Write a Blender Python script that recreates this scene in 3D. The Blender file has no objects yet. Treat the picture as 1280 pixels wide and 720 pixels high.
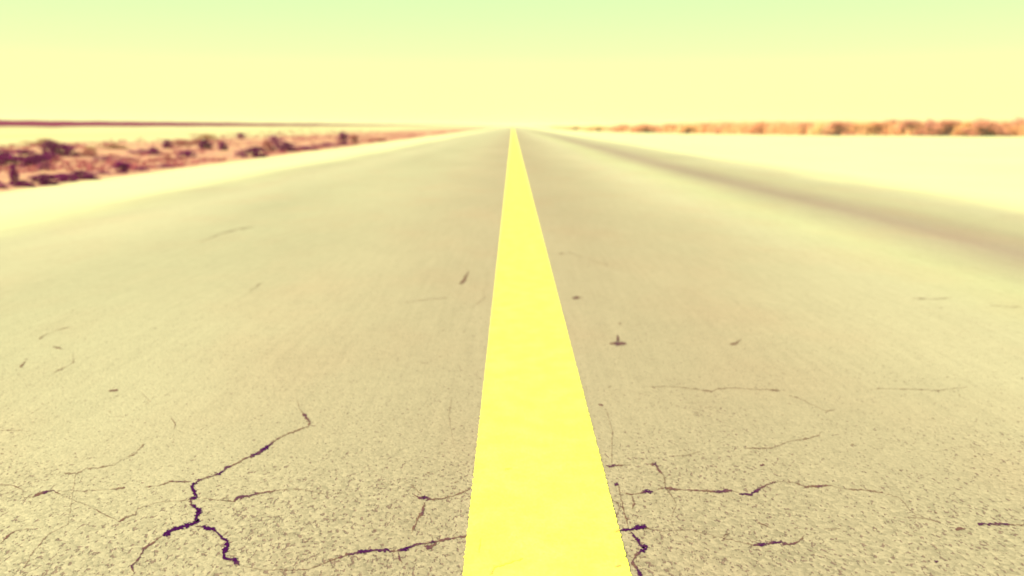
import bpy, math, random
import numpy as np
from mathutils import Vector, noise as mnoise
R = math.radians

# ------------------------------------------------------------------ camera
F = 1000.0                      # focal length in pixels of a 1280 px wide picture
HOR, VPX = 157.0, 641.0
PITCH = math.atan((360 - HOR) / F)
H = 0.55
sc = bpy.context.scene
cam_d = bpy.data.cameras.new("camera")
cam = bpy.data.objects.new("camera", cam_d)
sc.collection.objects.link(cam)
sc.camera = cam
cam.location = (0, 0, H)
cam.rotation_euler = (R(90) - PITCH, 0, 0)
cam_d.sensor_width = 36
cam_d.lens = 36 * F / 1280
cam_d.shift_x = -1.0 / 1280
cam_d.clip_start = 0.05
cam_d.clip_end = 9000
cam_d.dof.use_dof = True
cam_d.dof.focus_distance = 1.06
cam_d.dof.aperture_fstop = 3.7
cam_d.dof.aperture_blades = 0

# ------------------------------------------------------------------ light
SUN_EL, SUN_AZ = 47, -115        # azimuth from +Y (ahead), negative = left
w = bpy.data.worlds.new("World"); sc.world = w; w.use_nodes = True
nt = w.node_tree; nt.nodes.clear()
out = nt.nodes.new("ShaderNodeOutputWorld"); bg = nt.nodes.new("ShaderNodeBackground")
sky = nt.nodes.new("ShaderNodeTexSky"); sky.sky_type = 'NISHITA'; sky.sun_disc = False
sky.sun_elevation = R(SUN_EL); sky.sun_rotation = R(SUN_AZ)
sky.air_density = 1.0; sky.dust_density = 6.0; sky.ozone_density = 1.0
tc = nt.nodes.new("ShaderNodeTexCoord"); sep = nt.nodes.new("ShaderNodeSeparateXYZ")
nt.links.new(tc.outputs["Generated"], sep.inputs[0])
ramp = nt.nodes.new("ShaderNodeValToRGB")           # pale dust veil, clearer and greener higher up
SKY = [(0.0, (4.4, 4.4, 4.1)), (0.06, (4.25, 4.4, 4.15)), (0.085, (3.65, 4.35, 4.15)), (0.125, (3.15, 4.3, 4.12)), (0.16, (2.8, 4.3, 4.1)), (0.5, (2.2, 3.4, 4.2)), (1.0, (1.8, 2.8, 4.2))]
cr = ramp.color_ramp
while len(cr.elements) < len(SKY): cr.elements.new(0.5)
for e, (p, c) in zip(cr.elements, SKY):
    e.position = p; e.color = (*[x / 10 for x in c], 1)
nt.links.new(sep.outputs[2], ramp.inputs[0])
sc10 = nt.nodes.new("ShaderNodeVectorMath"); sc10.operation = 'SCALE'; sc10.inputs[3].default_value = 10.0
nt.links.new(ramp.outputs[0], sc10.inputs[0])
mx = nt.nodes.new("ShaderNodeMix"); mx.data_type = 'RGBA'; mx.inputs[0].default_value = 0.92
nt.links.new(sky.outputs[0], mx.inputs[6]); nt.links.new(sc10.outputs[0], mx.inputs[7])
nt.links.new(mx.outputs[2], bg.inputs[0]); bg.inputs[1].default_value = 0.1
nt.links.new(bg.outputs[0], out.inputs[0])

sd = bpy.data.lights.new("sun", 'SUN'); sd.energy = 3.4; sd.angle = R(0.6); sd.color = (1, 0.96, 0.9)
sun = bpy.data.objects.new("sun", sd); sc.collection.objects.link(sun)
az, el = R(SUN_AZ), R(SUN_EL)
to_sun = Vector((math.sin(az) * math.cos(el), math.cos(az) * math.cos(el), math.sin(el)))
sun.rotation_euler = to_sun.to_track_quat('Z', 'Y').to_euler()
sun.location = (0, 0, 20)

vs = sc.view_settings
vs.view_transform = 'Standard'; vs.look = 'None'; vs.gamma = 1; vs.use_curve_mapping = False
vs.exposure = 1.28
vs.use_white_balance = True
vs.white_balance_temperature = 20000
vs.white_balance_tint = -26
sc.cycles.use_denoising = True
sc.cycles.max_bounces = 6
sc.cycles.volume_bounces = 1
sc.cycles.filter_width = 1.6

# ------------------------------------------------------------------ helpers
C = sc.collection
sp_, cp_ = math.sin(PITCH), math.cos(PITCH)
def terrain(x, y):
    z = 0.0
    if x < -9: z += 0.50 * min(1, (-9 - x) / 18) ** 1.4
    if x < -5.0 or x > 7:
        t = min(1, (abs(x) - 5) / 3)
        z += t * 0.035 * (mnoise.noise(Vector((x * .35, y * .35, 0))) ) + t * 0.02 * mnoise.noise(Vector((x * 1.3, y * 1.3, 3)))
    return z
def ground_pt(px, py, z=None):
    """where the sight line of photo pixel (px, py) meets the ground"""
    dx, dy = (px - VPX) / F, (py - 360) / F
    d = Vector((dx, cp_ - dy * sp_, -sp_ - dy * cp_))
    if z is not None:
        t = (z - H) / d.z
        return Vector((d.x * t, d.y * t, z))
    t = 2.0
    while t < 3000:
        p = Vector((0, 0, H)) + d * t
        if p.z <= terrain(p.x, p.y): return Vector((p.x, p.y, terrain(p.x, p.y)))
        t *= 1.004
    return None
def tag(o, label=None, cat=None, group=None, kind=None):
    if label: o['label'] = label
    if cat: o['category'] = cat
    if group: o['group'] = group
    if kind: o['kind'] = kind
    return o
def mesh_obj(name, verts, faces, mat, parent=None, smooth=False):
    me = bpy.data.meshes.new(name); me.from_pydata(verts, [], faces); me.materials.append(mat)
    if smooth:
        me.polygons.foreach_set("use_smooth", [True] * len(me.polygons))
    o = bpy.data.objects.new(name, me); C.objects.link(o); o.parent = parent
    return o

class NT:
    """small wrapper for building node materials"""
    def __init__(s, name, rough=0.9):
        s.m = bpy.data.materials.new(name); s.m.use_nodes = True
        s.t = s.m.node_tree; s.b = s.t.nodes["Principled BSDF"]
        s.b.inputs["Roughness"].default_value = rough
        s.b.inputs["Specular IOR Level"].default_value = 0.15
        s.out = s.t.nodes["Material Output"]
    def n(s, k, **kw):
        o = s.t.nodes.new("ShaderNode" + k)
        for a, v in kw.items(): setattr(o, a, v)
        return o
    def put(s, src, dst):
        if isinstance(src, (int, float)): dst.default_value = src
        elif isinstance(src, tuple): dst.default_value = (*src, 1) if len(src) == 3 and dst.type == 'RGBA' else src
        else: s.t.links.new(src, dst)
    def math(s, op, a, b=0.0, c=None, clamp=False):
        o = s.n("Math", operation=op, use_clamp=clamp); s.put(a, o.inputs[0]); s.put(b, o.inputs[1])
        if c is not None: s.put(c, o.inputs[2])
        return o.outputs[0]
    def mix(s, f, a, b):
        o = s.n("Mix", data_type='RGBA'); s.put(f, o.inputs[0]); s.put(a, o.inputs[6]); s.put(b, o.inputs[7]); return o.outputs[2]
    def mul(s, a, b, f=1.0):
        o = s.n("Mix", data_type='RGBA', blend_type='MULTIPLY'); s.put(f, o.inputs[0]); s.put(a, o.inputs[6]); s.put(b, o.inputs[7]); return o.outputs[2]
    def pos(s): return s.n("NewGeometry").outputs["Position"]
    def scale(s, v, sc3):
        o = s.n("VectorMath", operation='MULTIPLY'); s.put(v, o.inputs[0]); o.inputs[1].default_value = sc3; return o.outputs[0]
    def noise(s, v, scale, detail=3, rough=.5, dist=0.0):
        o = s.n("TexNoise"); s.put(v, o.inputs["Vector"]); o.inputs["Scale"].default_value = scale
        o.inputs["Detail"].default_value = detail; o.inputs["Roughness"].default_value = rough; o.inputs["Distortion"].default_value = dist
        return o.outputs["Fac"]
    def vor(s, v, scale, out="Distance"):
        o = s.n("TexVoronoi"); s.put(v, o.inputs["Vector"]); o.inputs["Scale"].default_value = scale; return o.outputs[out]
    def step(s, v, lo, hi, a=0.0, b=1.0):
        o = s.n("MapRange", interpolation_type='SMOOTHSTEP'); s.put(v, o.inputs[0])
        for i, x in enumerate((lo, hi, a, b)): s.put(x, o.inputs[i + 1])
        return o.outputs[0]
    def ramp(s, v, stops):
        o = s.n("ValToRGB"); s.put(v, o.inputs[0]); e = o.color_ramp.elements
        while len(e) < len(stops): e.new(.5)
        for q, (p, c) in zip(e, stops): q.position = p; q.color = (*c, 1) if isinstance(c, tuple) else (c, c, c, 1)
        return o.outputs[0]
    def bump(s, h, strength, dist):
        o = s.n("Bump"); o.inputs["Strength"].default_value = strength; o.inputs["Distance"].default_value = dist
        s.put(h, o.inputs["Height"]); s.t.links.new(o.outputs[0], s.b.inputs["Normal"])

# ------------------------------------------------------------------ materials
SAND = (0.50, 0.47, 0.40)
ASPH = (0.312, 0.274, 0.279)

def mat_asphalt():
    m = NT("asphalt", 0.88); p = m.pos()
    sx = m.n("SeparateXYZ"); m.put(p, sx.inputs[0]); X, Y = sx.outputs[0], sx.outputs[1]
    wob = m.noise(m.scale(p, (0.35, 0.08, 1)), 1.0, 3)
    Xw = m.math('ADD', X, m.math('MULTIPLY', m.math('SUBTRACT', wob, 0.5), 0.7))
    # wear across the lane: oily centre strips, bleached wheel paths
    t = m.math('MULTIPLY_ADD', Xw, 1 / 8.0, 0.5)                       # X -4..4 -> 0..1
    def s(x): return (x + 4) / 8
    prof = m.ramp(t, [(s(-3.2), 1.12), (s(-2.6), .95), (s(-2.1), 1.11), (s(-1.55), 0.965), (s(-.7), 1.0), (s(-.15), 0.93),
                      (s(.3), .90), (s(.8), 1.0), (s(1.2), 1.12), (s(1.6), (1.10, 1.16, 1.06)), (s(2.1), (.75, .63, .73)), (s(2.6), (.96, .95, .93)), (s(3.0), 1.03), (s(3.5), 1.1)])
    col = m.mul(ASPH, prof)
    oil = m.step(m.math('ABSOLUTE', m.math('SUBTRACT', Xw, .1)), 1.5, .1)   # rosy older binder beside the line
    col = m.mix(oil, col, m.mul(col, (.955, .865, .89)))
    # large tonal drift and stretched wear along the direction of travel
    big = m.noise(m.scale(p, (1, .35, 1)), 1.1, 4)
    col = m.mul(col, m.ramp(big, [(.3, .93), (.7, 1.06)]))
    pink = m.noise(m.scale(p, (1, .6, 1)), 2.3, 3)
    col = m.mix(m.step(pink, .42, .72, 0, .55), col, m.mul(col, (1.03, .93, .93)))
    streak = m.noise(m.scale(p, (60, 3.0, 1)), 1.0, 3)
    col = m.mul(col, m.ramp(streak, [(.3, .955), (.7, 1.035)]))
    mid = m.noise(p, 28, 4, .6)
    col = m.mul(col, m.ramp(mid, [(.3, .965), (.7, 1.03)]))
    # stones and the dark pits between them
    warp = m.n("VectorMath", operation='ADD'); m.put(p, warp.inputs[0])
    wn = m.n("TexNoise"); m.put(p, wn.inputs["Vector"]); wn.inputs["Scale"].default_value = 120
    m.put(m.scale(wn.outputs["Color"], (.006, .006, 0)), warp.inputs[1])
    vcol = m.vor(warp.outputs[0], 170, "Color")
    bw = m.n("RGBToBW"); m.put(vcol, bw.inputs[0])
    stone = m.ramp(bw.outputs[0], [(.15, .80), (.5, 1.0), (.9, 1.18)])
    # the surface is ravelled (stones plucked out) in the stretch nearest the viewer, sealed and smooth further on
    ravel = m.step(m.math('ADD', Y, m.math('MULTIPLY', m.math('SUBTRACT', m.noise(p, 2.0, 3), .5), 1.2)), 1.6, .8)
    col = m.mul(col, stone, m.math('MULTIPLY_ADD', ravel, .75, .25))
    pitn = m.noise(m.scale(p, (1, .6, 1)), 215, 2, .55)
    cover = m.noise(p, 5, 2)
    thr = m.math('ADD', m.math('MULTIPLY_ADD', cover, .10, .600), m.math('MULTIPLY', ravel, -.075))
    pit = m.step(m.math('SUBTRACT', pitn, thr), 0.0, .07)
    col = m.mix(m.math('MULTIPLY', pit, .58), col, (.09, .028, .06))
    pit2 = m.step(m.noise(p, 60, 3, .7), .69, .75)
    col = m.mix(m.math('MULTIPLY', pit2, .5), col, (.07, .045, .06))
    # dust and sand drifted over both edges
    en = m.noise(m.scale(p, (1.2, .25, 1)), 1.3, 5, .6)
    enn = m.math('MULTIPLY', m.math('SUBTRACT', en, .5), .9)
    eR = m.step(m.math('ADD', X, enn), 2.95, 3.85); eL = m.step(m.math('ADD', X, enn), -2.35, -3.35)
    e = m.math('MAXIMUM', eR, eL)
    col = m.mix(e, col, SAND)
    m.put(col, m.b.inputs["Base Color"])
    hgt = m.math('SUBTRACT', m.math('MULTIPLY', m.vor(warp.outputs[0], 170), -.6), pit)
    m.bump(m.math('ADD', hgt, m.math('MULTIPLY', m.noise(p, 420, 2), .5)), .6, .0024)
    return m.m

def mat_ground():
    m = NT("sand", 0.95); p = m.pos()
    sx = m.n("SeparateXYZ"); m.put(p, sx.inputs[0]); X, Y = sx.outputs[0], sx.outputs[1]
    n1 = m.noise(p, .35, 4, .6); n2 = m.noise(p, 2.2, 4, .6); n3 = m.noise(p, 40, 3, .6)
    col = m.mul(SAND, m.ramp(n1, [(.3, .95), (.7, 1.05)]))
    col = m.mul(col, m.ramp(n3, [(.3, .90), (.7, 1.08)]))
    # reddish scrub soil on the left verge
    Xn = m.math('ADD', X, m.math('MULTIPLY', m.math('SUBTRACT', n2, .5), .35))
    verge = m.step(Xn, -4.15, -4.5)
    field = m.step(m.math('ADD', X, m.math('MULTIPLY', m.math('SUBTRACT', n1, .5), 10)), -10, -14)
    soil = m.mix(m.step(n2, .40, .60), (.38, .15, .19), (.44, .25, .21))
    soil = m.mix(m.step(m.noise(p, 1.1, 5, .65), .52, .66, 0, .7), soil, (.27, .09, .13))
    fld = m.mix(m.step(m.noise(m.scale(p, (.2, .06, 1)), 1, 4), .35, .65), (.40, .34, .27), (.44, .39, .32))
    soil = m.mix(field, soil, fld)
    col = m.mix(verge, col, soil)
    # thin dry ground beyond the bushes on the right
    far = m.step(m.math('ADD', m.math('MULTIPLY', X, 1.4), Y), 82, 96)
    right = m.step(X, 6, 9)
    col = m.mix(m.math('MULTIPLY', m.math('MULTIPLY', far, right), .7), col, (.42, .29, .17))
    m.put(col, m.b.inputs["Base Color"])
    m.bump(m.math('ADD', m.math('MULTIPLY', n2, 1.0), m.math('MULTIPLY', n3, .25)), .35, .03)
    return m.m

def mat_paint():
    m = NT("yellow_paint", 0.6); p = m.pos()
    n = m.noise(p, 18, 4, .6); g = m.noise(p, 190, 2)
    col = m.mix(m.step(n, .35, .7), (.79, .69, .185), (.82, .74, .225))
    col = m.mul(col, m.ramp(g, [(.3, .90), (.7, 1.06)]))
    scuff = m.step(m.noise(m.scale(p, (1, .35, 1)), 34, 5, .75), .60, .74, 0, .5)
    col = m.mix(scuff, col, (.62, .50, .26))
    gaps = m.step(m.noise(m.scale(p, (1, .6, 1)), 215, 2, .55), .63, .70, 0, .45)
    col = m.mix(gaps, col, (.42, .30, .14))
    sx = m.n("SeparateXYZ"); m.put(p, sx.inputs[0])
    ex = m.math('ABSOLUTE', m.math('SUBTRACT', sx.outputs[0], LX))
    edge = m.step(m.math('ADD', ex, m.math('MULTIPLY', m.noise(p, 160, 3, .7), .016)), LW + .007, LW + .014)
    col = m.mix(m.math('MULTIPLY', edge, .55), col, (.50, .46, .30))
    m.put(col, m.b.inputs["Base Color"])
    m.bump(m.math('MULTIPLY', m.vor(p, 210), -1), .25, .0015)
    return m.m

def mat_crack():
    m = NT("open_crack", 1.0); p = m.pos()
    m.b.inputs["Specular IOR Level"].default_value = 0
    a = m.n("Attribute", attribute_name="crack"); sx = m.n("SeparateXYZ"); m.put(a.outputs["Vector"], sx.inputs[0])
    v, dark = m.math('ABSOLUTE', sx.outputs[0]), sx.outputs[1]
    n = m.noise(p, 260, 3, .7); n2 = m.noise(p, 70, 2)
    v = m.math('MULTIPLY', v, 1.9)
    body = m.math('ADD', m.math('SUBTRACT', 1.25, v), m.math('MULTIPLY', m.math('SUBTRACT', n, .5), 5.0))
    body = m.math('ADD', body, m.math('MULTIPLY', m.math('SUBTRACT', n2, .5), 3.6))
    body = m.math('ADD', body, m.math('MULTIPLY', m.math('SUBTRACT', dark, .72), 1.1))
    alpha = m.math('MULTIPLY', m.step(body, .3, .75), m.step(v, 1.9, 1.6))
    alpha = m.math('MULTIPLY', alpha, m.step(dark, 0, .75, .0, 1.0))
    hair = m.math('MULTIPLY', m.step(m.math('ADD', v, m.math('MULTIPLY', m.math('SUBTRACT', n2, .5), 1.2)), .75, .15), m.math('MULTIPLY', dark, .8))
    alpha = m.math('MAXIMUM', alpha, hair)
    col = m.mix(m.step(dark, .45, .95), (.15, .075, .085), (.036, .004, .065))
    m.put(col, m.b.inputs["Base Color"]); m.put(alpha, m.b.inputs["Alpha"])
    return m.m

def mat_foliage():
    m = NT("dry_foliage", 0.9); m.b.inputs["Specular IOR Level"].default_value = .05
    oi = m.n("ObjectInfo"); p = m.pos()
    g = m.n("NewGeometry").outputs["Random Per Island"]
    col = m.mul(oi.outputs["Color"], m.ramp(g, [(0, .65), (1, 1.35)]))
    m.put(col, m.b.inputs["Base Color"])
    tr = m.n("BsdfTranslucent"); m.put(col, tr.inputs[0])
    ms = m.n("MixShader"); ms.inputs[0].default_value = .3
    m.t.links.new(m.b.outputs[0], ms.inputs[1]); m.t.links.new(tr.outputs[0], ms.inputs[2]); m.t.links.new(ms.outputs[0], m.out.inputs[0])
    return m.m
def mat_wood():
    m = NT("dead_wood", 0.95); p = m.pos()
    m.put(m.mix(m.noise(p, 30), (.10, .02, .06), (.20, .07, .09)), m.b.inputs["Base Color"]); return m.m
def mat_ridge():
    m = NT("dark_scrub_bank", 1.0); p = m.pos(); m.b.inputs["Specular IOR Level"].default_value = 0
    m.put(m.mix(m.noise(m.scale(p, (1, .15, 1)), .6, 4), (.13, .0005, .07), (.18, .004, .09)), m.b.inputs["Base Color"]); return m.m

# painted line measured on the road: centre and half width in metres
RZ = 0.012
aL = ground_pt(578, 720, RZ); aR = ground_pt(789, 720, RZ)
LX, LW = (aL.x + aR.x) / 2, (aR.x - aL.x) / 2
M_ASPH, M_GROUND, M_PAINT, M_CRACK, M_FOL, M_WOOD, M_RIDGE = mat_asphalt(), mat_ground(), mat_paint(), mat_crack(), mat_foliage(), mat_wood(), mat_ridge()

# ------------------------------------------------------------------ setting
def spaced(lo, hi, near, n):
    """coordinates denser near zero"""
    k = np.linspace(-1, 1, n); s = np.sinh(k * near) / math.sinh(near)
    return [float(v * hi if v > 0 else -v * lo) for v in s]
xs = spaced(-2600, 2600, 7.5, 191)
ys = [-30, -15, -6, -2] + [float(v) for v in np.geomspace(.5, 2600, 210)]
V = [(x, y, (terrain(x, y) if abs(x) > 4 else 0) - (.02 if -3.4 < x < 3.7 else 0)) for y in ys for x in xs]
nx = len(xs)
Fc = [(j * nx + i, j * nx + i + 1, (j + 1) * nx + i + 1, (j + 1) * nx + i) for j in range(len(ys) - 1) for i in range(nx - 1)]
tag(mesh_obj("desert_ground", V, Fc, M_GROUND, smooth=True), kind='structure')

rx = [-3.75, -3.55, -3.0, -2, -1, 0, 1, 2, 3, 3.9, 4.1]
rz = [-.03, .006, RZ, RZ, RZ, RZ, RZ, RZ, RZ, .006, -.03]
ry = [-30, -5, 0] + [float(v) for v in np.geomspace(1, 2500, 60)]
V = [(x, y, z) for y in ry for x, z in zip(rx, rz)]
n = len(rx)
Fc = [(j * n + i, j * n + i + 1, (j + 1) * n + i + 1, (j + 1) * n + i) for j in range(len(ry) - 1) for i in range(n - 1)]
tag(mesh_obj("road", V, Fc, M_ASPH), kind='structure')

# yellow centre line with slightly ragged paint edges
rnd = random.Random(4)
yl = [-30.0, -5.0, 0.0] + [float(v) for v in np.arange(.6, 6, .004)] + [float(v) for v in np.geomspace(6.01, 2500, 120)]
V, Fc = [], []
for i, y in enumerate(yl):
    a = .0019 if y < 6 else 0
    jl = a * (mnoise.noise(Vector((0, y * 90, 0))) + .8 * mnoise.noise(Vector((0, y * 260, 5)))) + rnd.uniform(-.3, .3) * a
    jr = a * (mnoise.noise(Vector((9, y * 90, 0))) + .8 * mnoise.noise(Vector((9, y * 260, 5)))) + rnd.uniform(-.3, .3) * a
    V += [(LX - LW + jl, y, RZ + .0014), (LX + LW + jr, y, RZ + .0014)]
    if i: Fc.append((2 * i - 2, 2 * i - 1, 2 * i + 1, 2 * i))
tag(mesh_obj("road_marking", V, Fc, M_PAINT), kind='structure')

# low dark bank far across the field on the left, running beside the road
V, Fc = [], []
prof = [(-2.6, -.45), (-1.3, -.04), (-.9, .16), (-.2, .36), (.5, .40), (1.3, .30), (2.2, -.02), (4.5, -.6)]
yb = [float(v) for v in np.geomspace(15, 1500, 260)]
for i, y in enumerate(yb):
    k = 1 + .10 * mnoise.noise(Vector((y * .03, 0, 0)))
    for j, (dx, dz) in enumerate(prof):
        V.append((-28 - dx, y, .50 + .01 + dz * k * .88 + (.04 * mnoise.noise(Vector((dx, y * .4, 2))) if dz > 0 else 0)))
    if i:
        b = i * len(prof)
        for j in range(len(prof) - 1): Fc.append((b - len(prof) + j, b - len(prof) + j + 1, b + j + 1, b + j))
tag(mesh_obj("hills", V, Fc, M_RIDGE, smooth=True), kind='structure')

# ------------------------------------------------------------------ cracks in the asphalt (photo traces laid on the road)
def crack_mesh(name, lines, z, seed):
    rnd = random.Random(seed); V, Fc, A = [], [], []
    for pts, wd, dk, jit in lines:
        # resample in photo pixels, jagged
        P = []
        for (x0, y0, *r0), (x1, y1, *r1) in zip(pts, pts[1:]):
            L = math.hypot(x1 - x0, (y1 - y0)); k = max(2, int(L / 2.2))
            w0 = r0[0] if r0 else wd; w1 = r1[0] if r1 else wd
            d0 = r0[1] if len(r0) > 1 else dk; d1 = r1[1] if len(r1) > 1 else dk
            for q in range(k):
                t = q / k; P.append([x0 + (x1 - x0) * t, y0 + (y1 - y0) * t, w0 + (w1 - w0) * t, d0 + (d1 - d0) * t])
        e = pts[-1]; P.append([e[0], e[1], e[2] if len(e) > 2 else wd, e[3] if len(e) > 3 else dk])
        off = rnd.uniform(0, 99); b0 = len(V)
        for i, p in enumerate(P):
            p[0] += jit * (1.3 * mnoise.noise(Vector((i * .45, off, 0))) + rnd.uniform(-.35, .35))
            p[1] += jit * (1.2 * mnoise.noise(Vector((i * .45, off, 7))) + rnd.uniform(-.3, .3))
        for i, p in enumerate(P):
            a, b = P[max(0, i - 1)], P[min(len(P) - 1, i + 1)]
            tx, ty = b[0] - a[0], b[1] - a[1]; L = math.hypot(tx, ty) or 1; nxx, nyy = -ty / L, tx / L
            wl = p[2] * (1 + .55 * mnoise.noise(Vector((i * .5, off, 20))) + rnd.uniform(-.15, .15)) * .66 + .3
            if i in (0, len(P) - 1): wl *= .4
            for s in (-1, 0, 1):
                g = ground_pt(p[0] + nxx * wl * s * 1.9, p[1] + nyy * wl * s * 1.9, z)
                V.append(g); A.append((s, max(0, min(1, p[3] + .25 * mnoise.noise(Vector((i * .3, off, 40))))), 0))
            if i:
                c = b0 + i * 3
                Fc += [(c - 3, c - 2, c + 1, c), (c - 2, c - 1, c + 2, c + 1)]
    o = mesh_obj(name, V, Fc, M_CRACK)
    at = o.data.attributes.new("crack", 'FLOAT_VECTOR', 'POINT')
    at.data.foreach_set("vector", [c for a in A for c in a])
    return tag(o, kind='structure')

main_crack = [
 ([(371, 497, 1.2, .35), (374, 510, 1.0, .3), (379, 516, 1.6, .6), (387, 527, 2.2, .65), (385, 533, 1.2, .5), (372, 538, 1.2, .5), (357, 543, 1.4, .5), (344, 550, 1.4, .6),
   (334, 559, 2.8, .85), (322, 566, 2.2, .8), (308, 573, 1.5, .6), (291, 581, 1.4, .6), (283, 585, 2.2, .8), (274, 592, 2.0, .8), (258, 597, 1.7, .7), (248, 600, 1.5, .65), (243, 605, 2.6, .9)], 2, .8, .7),
 ([(243, 603, 2.6, .95), (240, 608, 3.0, 1), (243, 616, 2.4, 1), (246, 621, 2.6, .95), (238, 624, 1.8, .75), (239, 630, 2.2, .8), (244, 634, 2.4, .95), (250, 638, 3.6, 1), (246, 645, 3.4, 1), (244, 652, 4.6, 1)], 3, 1, .6),
 ([(250, 651, 3.6, 1), (240, 655, 2.6, 1), (228, 658, 2.2, 1), (216, 662, 2.2, .95), (208, 667, 3.0, 1), (203, 669, 2.0, .9)], 3, 1, .6),
 ([(203, 669, 1.3, .5), (188, 681, 1.3, .55), (180, 686, 2.0, .75), (172, 700, 1.6, .65), (164, 707, 2.4, .8), (167, 716, 1.4, .5)], 2, .7, 1.0),
 ([(244, 658, 1.3, .8), (254, 658, 1.6, .8), (260, 661, 2.4, .95), (264, 661, 3.6, 1), (270, 664, 2.0, .95), (275, 669, 2.4, 1), (279, 673, 1.6, .9), (284, 676, 3.2, 1), (283, 684, 3.2, 1), (279, 692, 2.6, 1),
   (281, 698, 2.6, 1), (290, 699, 1.6, .8), (295, 700, 3.4, 1), (299, 707, 1.8, .75)], 3, 1, .7),
 ([(239, 602, 1.1, .5), (226, 602, 1.5, .65), (212, 602, 1.4, .6), (198, 607, 1.0, .35), (180, 609, 1.2, .3)], 1.3, .5, .6),
 ([(286, 621, .9, .3), (275, 624, 1.0, .3), (291, 627, 1.4, .55), (298, 622, 2.0, .75), (310, 620, 2.4, .85), (322, 617, 2.0, .75), (334, 615, 1.5, .55), (344, 613, 1.4, .5)], 2, .7, .6),
 ([(253, 622, .8, .25), (262, 624, 1.0, .3), (286, 626, 1.1, .45)], 1, .35, .6),
]
fine_left = [
 ([(344, 613, .9, .35), (372, 611, .9, .3), (410, 618, 1, .25), (440, 614, .9, .2)], 1, .3, .9),
 ([(172, 636, .9, .3), (196, 628, .9, .28), (218, 626, .9, .3), (238, 625, 1, .4)], 1, .3, .8),
 ([(299, 707, .9, .35), (330, 712, 1, .35), (385, 712, 1, .4)], 1, .35, 1),
 ([(76, 619, .9, .3), (110, 632, .9, .3), (148, 652, 1, .4)], 1, .3, 1),
 ([(0, 606, 1.1, .4), (16, 606, 1.2, .45), (27, 611, 1.2, .4), (30, 622, 1, .4), (40, 621, 1.3, .5), (55, 615, 2.0, .65), (67, 613, 1.6, .6), (76, 619, 1.2, .4)], 1.3, .45, .7),
 ([(70, 613, .9, .28), (100, 614, .9, .25), (130, 612, .9, .25), (156, 610, 2.6, .6)], 1, .3, .7),
 ([(80, 591, 1.2, .38), (96, 592, 1.2, .4), (108, 585, 1.1, .35), (122, 585, 1.1, .38), (145, 580, 1.0, .32), (155, 572, .9, .2), (168, 568, 1.3, .38), (180, 555, 1.5, .38)], 1, .35, .9),
 ([(148, 652, 1.4, .5), (158, 646, 1.6, .6), (168, 643, 1.2, .45), (172, 636, 1, .3)], 1.2, .45, .8),
 ([(0, 538, 1.0, .25), (14, 538, 1.1, .32), (30, 538, 1, .2)], 1, .3, .5),
 ([(48, 424, 1.4, .30), (56, 419, 1.6, .42), (70, 413, 1.0, .22), (92, 408, 1.0, .18)], 1, .3, .6),
 ([(66, 433, 1.4, .34), (74, 435, 2.4, .46), (80, 437, 1.4, .25)], 1.5, .4, .4),
 ([(24, 459, 2.0, .45), (28, 456, 1.6, .42), (35, 448, 1.2, .25)], 1.5, .4, .4),
 ([(91, 443, 1.3, .25), (92, 452, 1.5, .38), (86, 457, 1.0, .25), (76, 461, 1.4, .30), (60, 470, 1, .15)], 1.2, .3, .5),
 ([(135, 488, 2.0, .55), (142, 488, 3.0, .68), (148, 488, 1.6, .45)], 2.5, .6, .2),
 ([(214, 522, 1.0, .35), (219, 530, 1.3, .5), (217, 536, 1.0, .3)], 1.2, .4, .5),
 ([(176, 490, 1.2, .12), (188, 502, 1.4, .3), (180, 506, 1, .15)], 1.2, .2, .5),
 ([(250, 303, 1.0, .22), (276, 292, 1.2, .28), (300, 286, 1.4, .34), (318, 283, 1.0, .22)], 1, .25, .6),
 ([(574, 354, 1.6, .35), (580, 351, 3.0, .55), (584, 343, 1.6, .42), (586, 337, 1.4, .3)], 2, .45, .4),
 ([(505, 378, 1.0, .18), (535, 374, 1.1, .28), (560, 372, 1.0, .18)], 1, .2, .6),
 ([(311, 364, 1.6, .22), (318, 360, 1.8, .25), (330, 352, 1.2, .18)], 1, .2, .6),
 ([(590, 385, 1.0, .18), (606, 372, 1.2, .28), (604, 360, 1.0, .18)], 1, .2, .6),
 ([(0, 680, 1.1, .5), (10, 670, 1.3, .55), (18, 664, 1.1, .4), (40, 660, 1, .3)], 1.2, .45, 1),
 ([(95, 590, 1.0, .3), (85, 655, 1.0, .3), (60, 668, 1.1, .35), (40, 692, 1.3, .45), (30, 710, 1.2, .4)], 1.1, .3, 1.2),
 ([(565, 497, .9, .2), (561, 520, .9, .28), (568, 560, .9, .2)], 1, .25, .6),
]
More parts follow.
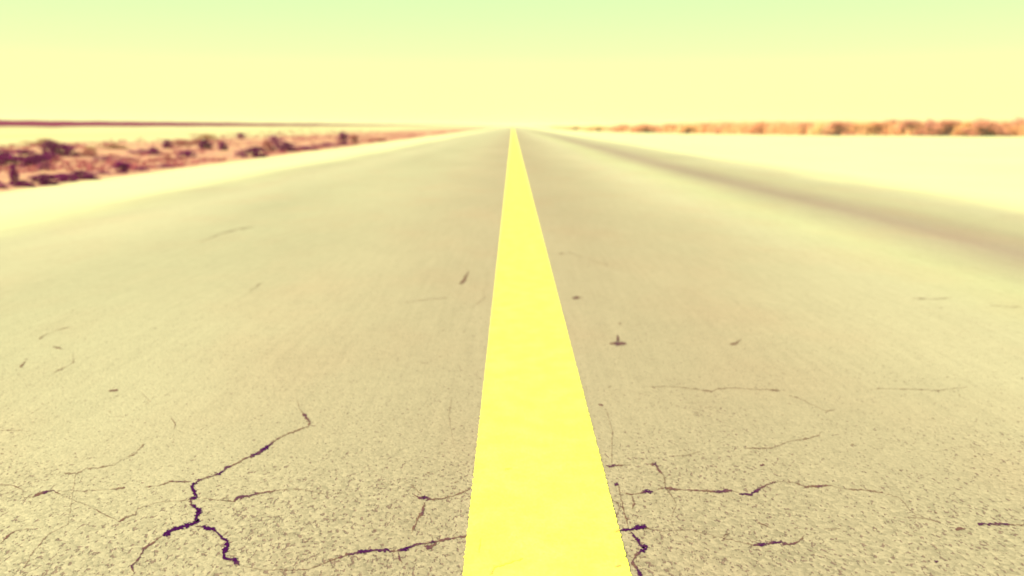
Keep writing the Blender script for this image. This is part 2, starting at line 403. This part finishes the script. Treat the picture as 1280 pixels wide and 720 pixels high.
mid_cracks = [
 ([(385, 712, 1, .4), (410, 702, 1.2, .45), (434, 693, 1.8, .7), (450, 690, 2.0, .85), (465, 688, 1.9, .8), (481, 687, 2.2, .85), (494, 689, 1.6, .6), (502, 687, 3.0, .95), (512, 684, 2.6, .9),
   (520, 680, 1.6, .7), (540, 678, 1.8, .7), (558, 674, 1.5, .65), (583, 670, 1.4, .6)], 1.8, .7, .8),
 ([(498, 690, 1.8, .8), (500, 700, 1.6, .7), (503, 704, 1.2, .5)], 1.8, .7, .5),
 ([(530, 682, 2.6, .6), (538, 684, 3.0, .65), (546, 679, 2.0, .6)], 2, .6, .6),
 ([(517, 618, 1.0, .45), (524, 622, 1.6, .6), (530, 622, 2.6, .75), (540, 624, 1.6, .55), (555, 623, 1.6, .55), (568, 619, 1.7, .65), (577, 616, 1.9, .65), (588, 611, 1.4, .5)], 1.6, .6, .6),
 ([(531, 628, 1.4, .45), (528, 640, 3.4, .7), (522, 648, 1.6, .5), (518, 658, 1.4, .5), (514, 668, 1.0, .3)], 1.6, .5, .8),
 ([(503, 600, 1.0, .2), (517, 608, 1.1, .35), (530, 622, 1.2, .35)], 1, .3, .9),
 ([(568, 603, 1.6, .5), (574, 602, 1.2, .4)], 1.6, .5, .3),
]
right_cracks = [
 ([(914, 613, .9, .4), (920, 615, 1, .45), (926, 617, .9, .45)], 1, .4, .6),
 ([(968, 603, .9, .35), (982, 601, .9, .3), (996, 604, 1, .35)], 1, .35, .7),
 ([(1038, 607, .9, .35), (1050, 610, .9, .3), (1060, 611, 1, .3)], 1, .35, .7),
 ([(1104, 616, .9, .35), (1124, 622, .9, .3), (1140, 640, 1, .3), (1158, 648, .9, .3)], 1, .35, 1),
 ([(832, 609, .9, .35), (846, 630, .9, .3), (838, 650, 1, .3), (850, 672, .9, .25)], 1, .3, 1.2),
 ([(806, 660, .9, .45), (830, 664, 1, .35), (862, 662, .9, .3), (902, 672, 1, .35), (941, 681, 1, .45)], 1, .35, 1),
 ([(816, 615, .9, .35), (824, 611, 1, .45), (832, 609, .9, .4)], 1, .4, .6),
 ([(773, 606, .9, .4), (780, 640, 1.2, .5), (786, 660, 1.2, .55)], 1, .5, .9),
 ([(757, 508, .9, .3), (766, 540, .9, .25), (764, 580, 1, .4)], 1, .3, .9),
 ([(757, 581, 1.6, .75), (762, 583, 2.4, .85), (769, 582, 1.6, .6), (790, 581, .8, .2)], 2, .7, .4),
 ([(812, 580, 1.4, .5), (819, 580, 2.6, .8), (822, 585, 2.2, .75), (830, 595, 1.1, .4), (832, 609, 1.2, .45)], 2, .7, .5),
 ([(768, 604, 3.0, .8), (773, 606, 2.4, .75)], 2.8, .75, .2),
 ([(775, 615, 1.2, .4), (790, 618, 1.4, .45), (797, 617, 1.8, .6), (808, 614, 3.0, .9), (816, 615, 2.4, .8)], 2, .7, .5),
 ([(790, 619, 1.3, .45), (793, 631, 2.0, .6), (790, 636, 1.2, .4)], 1.5, .5, .7),
 ([(776, 662, 1.6, .85), (787, 662, 2.0, .95), (796, 660, 2.8, 1), (806, 658, 2.6, 1), (807, 661, 1.4, .7)], 2.2, .95, .5),
 ([(788, 664, 1.8, .8), (794, 672, 2.0, .75), (800, 680, 2.6, .85), (808, 684, 2.6, .85), (800, 690, 3.0, .8), (792, 698, 2.4, .75), (790, 705, 2.4, .75), (797, 712, 2.4, .8), (801, 720, 2.2, .75), (804, 730, 2, .7)], 2.4, .8, 1.1),
 ([(770, 708, 1.4, .7), (780, 706, 1.8, .75), (786, 703, 2.0, .8)], 1.6, .75, .5),
 ([(831, 609, 2.4, .75), (840, 611, 1.5, .6), (855, 612, 1.3, .55), (872, 613, 1.6, .65), (888, 614, 1.2, .5), (896, 615, 2.2, .8), (905, 614, 2.2, .8), (916, 613, 1.2, .5)], 1.6, .65, .5),
 ([(924, 617, 1.8, .75), (938, 618, 2.2, .85), (945, 614, 3.0, .85), (951, 610, 2.0, .75), (958, 606, 1.5, .6), (970, 602, 1.3, .5)], 1.8, .7, .5),
 ([(993, 603, 1.0, .3), (1006, 608, 1.4, .5), (1018, 608, 1.9, .7), (1032, 607, 2.1, .75), (1040, 607, 1.4, .5)], 1.8, .6, .4),
 ([(1055, 611, .9, .25), (1088, 613, 1.4, .42), (1104, 616, 1.5, .45)], 1.2, .35, .5),
 ([(950, 581, 2.4, .7), (956, 582, 1.6, .5)], 2, .6, .2),
 ([(930, 560, 1.4, .35), (945, 560, 1.4, .4), (965, 560, 1.3, .38), (988, 551, 1.0, .25), (1010, 548, 1.3, .42), (1024, 544, 1.6, .45), (1026, 540, 1.2, .3)], 1.3, .35, .6),
 ([(1063, 556, 2.2, .36), (1068, 556, 1.6, .3)], 2, .35, .2),
 ([(941, 681, 1.6, .7), (952, 681, 2.4, .85), (962, 679, 1.7, .7), (976, 677, 2.0, .8), (986, 681, 1.7, .7), (998, 677, 1.5, .6), (1006, 669, 1.5, .5)], 1.8, .7, .6),
 ([(904, 670, 1.4, .5), (912, 666, 1.5, .55), (902, 676, 1.2, .4)], 1.3, .5, .6),
 ([(946, 652, 1.2, .4), (955, 656, 1.3, .45), (965, 661, 1.2, .4)], 1.2, .4, .6),
 ([(1030, 661, 1.6, .4), (1050, 661, 1.2, .3)], 1.2, .35, .5),
 ([(1130, 646, 1.1, .35), (1158, 648, 1.3, .42), (1176, 653, 1.4, .5)], 1.2, .4, .4),
 ([(1194, 661, 2.0, .65), (1208, 661, 1.8, .6)], 2, .6, .3),
 ([(1222, 654, 2.0, .8), (1238, 655, 1.8, .75), (1254, 655, 1.9, .75), (1268, 656, 1.2, .5), (1280, 656, 1.4, .5), (1300, 657, 1.2, .4)], 1.7, .7, .4),
 ([(1168, 701, 2.6, .85), (1173, 702, 1.6, .6)], 2, .8, .3),
 ([(714, 372, 1.4, .4), (720, 372, 2.2, .6), (730, 372, 1.0, .3)], 1.5, .4, .2),
 ([(773, 404, 2.0, .45), (777, 405, 1.6, .38)], 2, .4, .2),
 ([(762, 429, 2.0, .58), (771, 429, 3.6, .75), (783, 430, 2.0, .6)], 3, .7, .3),
 ([(772, 418, 1.6, .5), (773, 427, 2.8, .65)], 2, .6, .3),
 ([(912, 430, 1.8, .4), (919, 430, 2.0, .45), (927, 424, 1.4, .3)], 1.8, .4, .3),
 ([(748, 505, 1.8, .6), (754, 507, 1.6, .55)], 2.2, .6, .2),
 ([(760, 484, 1.2, .42), (764, 483, 1.6, .42)], 1.5, .4, .2),
 ([(805, 484, 1.0, .2), (830, 483, 1.2, .34), (850, 484, .9, .2), (890, 489, 1.2, .4), (897, 486, 1.6, .42), (920, 485, 1.0, .28), (975, 488, 1.6, .36)], 1.1, .3, .6),
 ([(985, 494, .9, .2), (1002, 499, 1.2, .34), (1020, 508, 1.0, .2), (1033, 514, 1.6, .34), (1045, 512, 1.2, .25)], 1.2, .3, .7),
 ([(1088, 486, .9, .2), (1130, 486, 1.3, .3), (1170, 488, 1.2, .3), (1210, 484, 1.0, .2)], 1.1, .25, .7),
 ([(866, 518, 1.6, .34), (874, 515, 1.2, .3)], 1.6, .35, .2),
 ([(804, 530, 1.8, .38), (808, 529, 1.2, .3)], 1.6, .35, .2),
 ([(840, 570, .9, .25), (860, 569, 1.0, .3), (880, 562, .9, .2)], 1, .25, .5),
 ([(1140, 373, 1.0, .22), (1168, 374, 1.3, .3), (1190, 372, 1.0, .2)], 1.1, .25, .4),
 ([(1240, 382, 1.0, .24), (1279, 384, 1.1, .22)], 1.1, .25, .4),
 ([(680, 318, 1.0, .2), (712, 316, 1.1, .24), (760, 332, 1.0, .18)], 1.1, .2, .6),
 ([(762, 624, 1.0, .3), (776, 630, 1.2, .35), (770, 645, 1.4, .4), (764, 655, 1.1, .3)], 1.2, .35, .9),
]
# random scatter of small pock marks in the worn surface
rnd = random.Random(11)
pocks = []
for i in range(170):
    y = 330 + 390 * rnd.random() ** .75; x = rnd.uniform(-20, 1300)
    e = (y - 157) / 563
    if LX and abs(x - (641 + 42 * e)) < 112 * e + 3: continue
    L = rnd.uniform(1.5, 5) * (.5 + e * .6); s = rnd.uniform(.6, 1.5) * (.6 + .5 * e); d = rnd.uniform(.25, .5) * (.5 + .6 * e)
    pocks.append(([(x, y, s, d), (x + L, y + rnd.uniform(-1.5, 1.5), s * .7, d * .8)], s, d, .5))
crack_mesh("road_cracks", main_crack + fine_left + mid_cracks + right_cracks, RZ + .0005, 3)
crack_mesh("road_cracks", pocks, RZ + .0009, 5)

# worn hairline in the paint
def mat_wear():
    m = M_CRACK.copy(); m.name = "paint_wear"
    for nd in m.node_tree.nodes:
        if nd.type == 'MIX' and nd.data_type == 'RGBA':
            nd.inputs[6].default_value = (.72, .50, .16, 1); nd.inputs[7].default_value = (.45, .26, .14, 1)
    return m
wear = crack_mesh("road_marking_wear", [
 ([(612, 718, 1.4, .65), (618, 708, 1.6, .7), (628, 706, 1.2, .5), (636, 703, 1.8, .7), (646, 700, 1.2, .5), (653, 698, 1.6, .7)], 1.5, .6, .5),
 ([(601, 672, .9, .4), (598, 690, 1.0, .5)], 1, .4, .5),
 ([(775, 662, 1.6, .8), (768, 664, 1.4, .6)], 1.2, .6, .4),
 ([(768, 708, 1.4, .8), (776, 706, 1.4, .8)], 1.2, .7, .4),
 ([(630, 586, 1.0, .3), (640, 585, 1.2, .35)], 1, .3, .3),
], RZ + .0021, 9)
wear.data.materials[0] = mat_wear()

# ------------------------------------------------------------------ shrubs
def foliage_proto(seed, kind):
    """unit shrub: about 1 wide, 1 tall. leaf faces clustered on lobes round crooked stems"""
    rnd = random.Random(seed); V, Fc, SV, SF = [], [], [], []
    nl = 14 if kind == 'round' else 13
    lobes = []
    for i in range(nl):
        a = rnd.uniform(0, 2 * math.pi); r = rnd.uniform(0, .36) if kind == 'round' else rnd.uniform(.05, .42)
        h = rnd.uniform(.30, .84) * (1 - .25 * r if kind == 'round' else 1 - .5 * r)
        lobes.append((Vector((r * math.cos(a), r * math.sin(a), h)), rnd.uniform(.10, .19)))
    lobes.append((Vector((rnd.uniform(-.1, .1), 0, .80)), .16))
    for i in range(5):
        a = rnd.uniform(0, 6.28); lobes.append((Vector((.33 * math.cos(a), .33 * math.sin(a), .14)), .14))
    def tube(a, b, r0, r1):
        ax = (b - a).normalized(); u = ax.orthogonal().normalized(); v = ax.cross(u); k = len(SV)
        for c, r in ((a, r0), (b, r1)):
            for q in range(4):
                t = q * math.pi / 2; SV.append(c + (u * math.cos(t) + v * math.sin(t)) * r)
        for q in range(4): SF.append((k + q, k + (q + 1) % 4, k + 4 + (q + 1) % 4, k + 4 + q))
    for c, r in lobes:
        base = Vector((c.x * .12, c.y * .12, -.02)); mid = base.lerp(c, .5) + Vector((rnd.uniform(-.05, .05), rnd.uniform(-.05, .05), rnd.uniform(0, .06)))
        tube(base, mid, .016, .011); tube(mid, c, .011, .006)
        for i in range(5):
            d = Vector([rnd.gauss(0, 1) for _ in range(3)]).normalized(); d.z = abs(d.z) * .8
            tube(c, c + d * r * rnd.uniform(.9, 1.7), .004, .0015)
        for i in range(130):
            d = Vector([rnd.gauss(0, 1) for _ in range(3)]).normalized() * r * (rnd.random() ** .4) * rnd.choice((1, 1, 1, 1.35))
            p = c + Vector((d.x, d.y, d.z * .8))
            if p.z < 0.01: p.z = .01 + rnd.random() * .03
            u = Vector([rnd.gauss(0, 1) for _ in range(3)]).normalized(); v = u.orthogonal().normalized()
            s = rnd.uniform(.018, .042); k = len(V)
            V.extend([p - u * s, p + v * s * .55, p + u * s, p - v * s * .55]); Fc.append((k, k + 1, k + 2, k + 3))
    return V, Fc, SV, SF
protos = {}
for kd in ('round', 'low'):
    for s in range(3):
        V, Fc, SV, SF = foliage_proto(s * 7 + (1 if kd == 'low' else 50), kd)
        fm = bpy.data.meshes.new("foliage"); fm.from_pydata(V, [], Fc); fm.materials.append(M_FOL)
        sm = bpy.data.meshes.new("stem"); sm.from_pydata(SV, [], SF); sm.materials.append(M_WOOD)
        protos[kd, s] = (fm, sm)
rs = random.Random(77)
def shrub(name, px, py, wpx, hpx, tone, label, cat, group, kd='low', deep=1.0):
    g = ground_pt(px, py)
    if g is None: g = Vector(((px - VPX) / F * 200, 200, 0))
    zc = g.y * cp_ + (H - g.z) * sp_
    wm, hm = wpx * zc / F, hpx * zc / F
    o = bpy.data.objects.new(name, None); C.objects.link(o)
    dm = min(wm, max(hm * 2.2, wm * .5)) * deep
    o.location = (g.x, g.y + dm * .25, terrain(g.x, g.y) - .01); o.scale = (wm * (1.4 if kd == 'low' else 1.25), dm, hm * (1.35 if group == LEFT else 1.12))
    o.empty_display_size = .2
    tag(o, label, cat, group)
    fm, sm = protos[kd, rs.randrange(3)]
    for nm, me in (('foliage', fm), ('stem', sm)):
        c = bpy.data.objects.new(nm, me); C.objects.link(c); c.parent = o
        if nm == 'foliage': c.color = (*tone, 1)
    return o

DARK = (.15, .001, .12); PURP = (.22, .006, .17); MAUV = (.34, .08, .24); PINK = (.46, .16, .21); TAN = (.48, .26, .20); OLIV = (.48, .26, .24)
LEFT = "low scrub on the left verge"
left = [
 (18, 208, 60, 17, DARK, 'low', "broad dark purple scrub clump at the far left, biggest of the upper row"),
 (-14, 203, 40, 15, PURP, 'low', "purple scrub clump cut by the left edge of the photo"),
 (40, 210, 30, 13, DARK, 'low', "dark scrub clump touching the right end of the biggest one at far left"),
 (56, 203, 22, 11, PURP, 'low', "purple scrub patch between the biggest clump and the taller mound"),
 (64, 196, 26, 17, DARK, 'round', "tall dark mound of scrub rising left of the twin-topped mound"),
 (82, 196, 24, 14, PURP, 'round', "twin topped purple mound at the right end of the upper row"),
 (52, 213, 16, 8, MAUV, 'round', "small mauve tuft between upper dark row and dark strip at the verge"),
 (17, 232, 13, 22, PURP, 'round', "narrow upright purple bush nearest the lower left corner of the verge"),
 (-6, 236, 26, 9, MAUV, 'low', "mauve scrub clipped by the left edge beside the sand"),
 (26, 234, 30, 8, DARK, 'low', "dark low scrub at the foot of the narrow upright bush"),
 (48, 232, 32, 13, DARK, 'low', "black purple scrub touching the sand, thickest of the verge strip"),
 (72, 228, 34, 10, PURP, 'low', "purple scrub in the verge strip left of its longest piece"),
 (96, 225, 46, 10, DARK, 'low', "long flat dark scrub strip along the sand edge"),
 (126, 218, 26, 4, MAUV, 'low', "thin pale tail of scrub leading to the round verge bush"),
 (148, 217, 23, 13, PURP, 'round', "round purple bush standing alone beside the sand shoulder"),
 (107, 196, 26, 8, PINK, 'low', "pinkish tuft right of the twin topped mound"),
 (110, 190, 14, 6, TAN, 'low', "pale tan tuft on the field behind the pinkish one"),
 (127, 201, 24, 5, PURP, 'low', "short flat purple scrub right of the pinkish tuft"),
 (150, 200, 28, 3.5, MAUV, 'low', "faint mauve line of scrub in the middle of the verge"),
 (172, 193, 26, 6, MAUV, 'low', "mauve low scrub left of a small round purple one"),
 (192, 194, 15, 9, PURP, 'round', "small round purple scrub at the end of a mauve strip"),
 (174, 214, 17, 5, PURP, 'low', "purple scrub low by the sand right of the round verge bush"),
 (203, 210, 28, 4, MAUV, 'low', "thin mauve strip of scrub along the sand"),
 (208, 186, 14, 9, PURP, 'round', "dark tuft at the left end of the pink scrub ridge"),
 (222, 183, 26, 7, PINK, 'low', "pink scrub at the left part of the small ridge"),
 (240, 181, 28, 7, PINK, 'low', "pink scrub at the right part of the small ridge"),
 (255, 187, 19, 10, DARK, 'round', "magenta dark bush under the right end of pink ridge"),
 (256, 175, 22, 6, TAN, 'low', "tan tuft on the field above the magenta dark bush"),
 (231, 197, 21, 8, PURP, 'low', "purple scrub mound below the pink ridge"),
 (208, 201, 14, 7, PINK, 'low', "pinkish tuft left of the mound below the pink ridge"),
 (278, 188, 13, 9, PURP, 'round', "lone purple tuft right of the magenta dark bush"),
 (299, 174, 12, 7, MAUV, 'round', "small mauve tuft on the field, highest of the right half"),
 (299, 196, 12, 8, MAUV, 'low', "pale mauve tuft attached left of the dark verge bush"),
 (315, 197, 25, 12, DARK, 'low', "dark purple verge bush near the middle of the verge"),
 (334, 190, 14, 13, PINK, 'round', "pink bush behind the scrub between the two dark verge bushes"),
 (344, 187, 20, 15, MAUV, 'round', "mauve bush with a sloping top beside a dark one"),
 (359, 190, 19, 11, DARK, 'round', "dark bush at the right foot of the sloping mauve bush"),
 (378, 188, 30, 5, PURP, 'low', "purple tail of scrub trailing right from the dark bush"),
 (404, 184, 30, 4.5, MAUV, 'low', "mauve end of scrub tail leading to the last bush"),
 (427, 182, 15, 14, PURP, 'round', "last purple bush before the road narrows on the left"),
 (441, 181, 14, 11, PINK, 'round', "pink bush joined to the right of the last purple one"),
 (470, 177, 26, 4, PINK, 'low', "low pink scrub just right of the last pair of bushes"),
 (52, 182, 44, 7, OLIV, 'low', "pale brush on the field above the big dark clump"),
 (140, 186, 34, 5, OLIV, 'low', "pale brush on the field left of the mauve scrub"),
]
for px, py, wp, hp, tone, kd, lab in left:
    shrub("desert_shrub", px, py, wp, hp, tone, lab, "shrub", LEFT, kd)

BO = (.74, .34, .30); BP = (.66, .27, .28); BD = (.60, .235, .27); BY = (.78, .46, .32); BL = (.80, .60, .44)
def base_y(x): return float(np.interp(x, [700, 780, 900, 1000, 1280, 1400], [161.5, 165.5, 167.5, 169, 170.5, 171]))
def top_y(x): return float(np.interp(x, [700, 780, 900, 1000, 1100, 1200, 1280, 1400], [156.5, 155, 154.3, 152.8, 151, 148.6, 146.5, 144]))
RIGHT = "dry bushes lined up across the sand on the right"
right = [
 (722, 34, BL, "palest faint bush at the road end of the right row"),
 (752, 34, BL, "faint yellowish bush just left of the first orange one"),
 (786, 32, BO, "first clearly orange bush counting from the road"),
 (812, 32, BO, "second orange bush from the road, in the long solid part"),
 (838, 30, BO, "orange bush at the right end of the first solid stretch"),
 (861, 24, BY, "yellow bush in the first pale gap of the row"),
 (885, 32, BO, "orange bush just right of the first pale gap"),
 (912, 30, BP, "pinkish brown bush left of a narrow yellow one"),
 (933, 18, BY, "narrow yellow bush between a pinkish and an orange one"),
 (956, 34, BO, "even orange bush left of the row's middle"),
 (984, 30, BO, "orange bush touching a rusty one on its right"),
 (1009, 30, BP, "rusty bush left of the row's small cream bush"),
 (1028, 18, BL, "small cream bush between rusty bushes mid row"),
 (1050, 30, BP, "rusty bush right of the small cream one"),
 (1074, 28, BY, "broad yellow bush right of the middle of the row"),
 (1097, 26, BO, "orange bush right after the broad yellow one"),
 (1119, 30, BP, "reddish bush left of a dark red one"),
 (1139, 26, BD, "dark red bush left of a low cream tuft"),
 (1155, 18, BY, "low cream yellow tuft between two dark red bushes"),
 (1168, 20, BD, "narrow darkest red bush of the row"),
 (1189, 32, BP, "wide reddish bush right of the narrow darkest one"),
 (1212, 24, BY, "yellow bush between two wide reddish ones on the right"),
 (1240, 40, BP, "widest reddish bush near the right end"),
 (1263, 20, BY, "small yellow bush next to the one cut by the photo's edge"),
 (1285, 32, BD, "dark red bush cut by the right edge of the photo"),
]
for px, wp, tone, lab in right:
    by = base_y(px) + rs.uniform(-.3, .3); hp = (by - top_y(px)) * (rs.uniform(.93, 1.02) if tone not in (BY, BL) else rs.uniform(.75, .9))
    shrub("desert_bush", px, by, wp * 1.3, hp, tone, lab, "bush", RIGHT, 'round')

# uncountable dry brush: pale growth behind the right-hand row and litter over the left verge
def tufts(name, spots, tone):
    V, Fc = [], []; r = random.Random(len(spots))
    for x, y, wd, h in spots:
        z = terrain(x, y)
        for i in range(16):
            a = r.uniform(0, 6.28); q = r.uniform(0, wd / 2); b = Vector((x + q * math.cos(a), y + q * math.sin(a), z - .01))
            tip = b + Vector((r.gauss(0, wd * .22), r.gauss(0, wd * .22), h * r.uniform(.5, 1)))
            s = Vector((r.gauss(0, 1), r.gauss(0, 1), 0)).normalized() * wd * .07; k = len(V)
            V += [b - s, b + s, tip]; Fc.append((k, k + 1, k + 2))
    o = mesh_obj(name, V, Fc, M_FOL); o.color = (*tone, 1); return tag(o, kind='stuff')
r = random.Random(5); spots = []
for i in range(3600):
    px = r.uniform(690, 1420); g = ground_pt(px, base_y(px) - .2)
    k = .985 + r.random() ** 1.5 * .5; f = min(1, max(.25, (px - 690) / 200))
    spots.append((g.x * k, g.y * k, r.uniform(.4, .9), r.uniform(.72, 1.0) * (.5 + .5 * f)))
tufts("dry_brush", spots, (.84, .45, .36))
spots = []
for i in range(2600):
    y = 6 * (14 ** r.random()); x = -4.6 - r.random() ** 1.2 * (6 + y * .12)
    if mnoise.noise(Vector((x * .4, y * .3, 11))) < -.05: continue
    spots.append((x, y, r.uniform(.10, .34), r.uniform(.04, .11)))
tufts("dry_brush", spots, (.38, .10, .17))

# ------------------------------------------------------------------ dusty air
hz = bpy.data.materials.new("dusty_air"); hz.use_nodes = True; t = hz.node_tree; t.nodes.clear()
o_ = t.nodes.new("ShaderNodeOutputMaterial"); pv = t.nodes.new("ShaderNodeVolumePrincipled")
pv.inputs["Color"].default_value = (.96, .95, .90, 1); pv.inputs["Density"].default_value = .0013; pv.inputs["Anisotropy"].default_value = .2
t.links.new(pv.outputs[0], o_.inputs["Volume"])
x, y0, y1, z0, z1 = 2700, -100, 2700, -1.2, 3.0
V = [(a, b, c) for c in (z0, z1) for b in (y0, y1) for a in (-x, x)]
Fc = [(0, 2, 3, 1), (4, 5, 7, 6), (0, 1, 5, 4), (2, 6, 7, 3), (0, 4, 6, 2), (1, 3, 7, 5)]
tag(mesh_obj("haze", V, Fc, hz), kind='stuff')
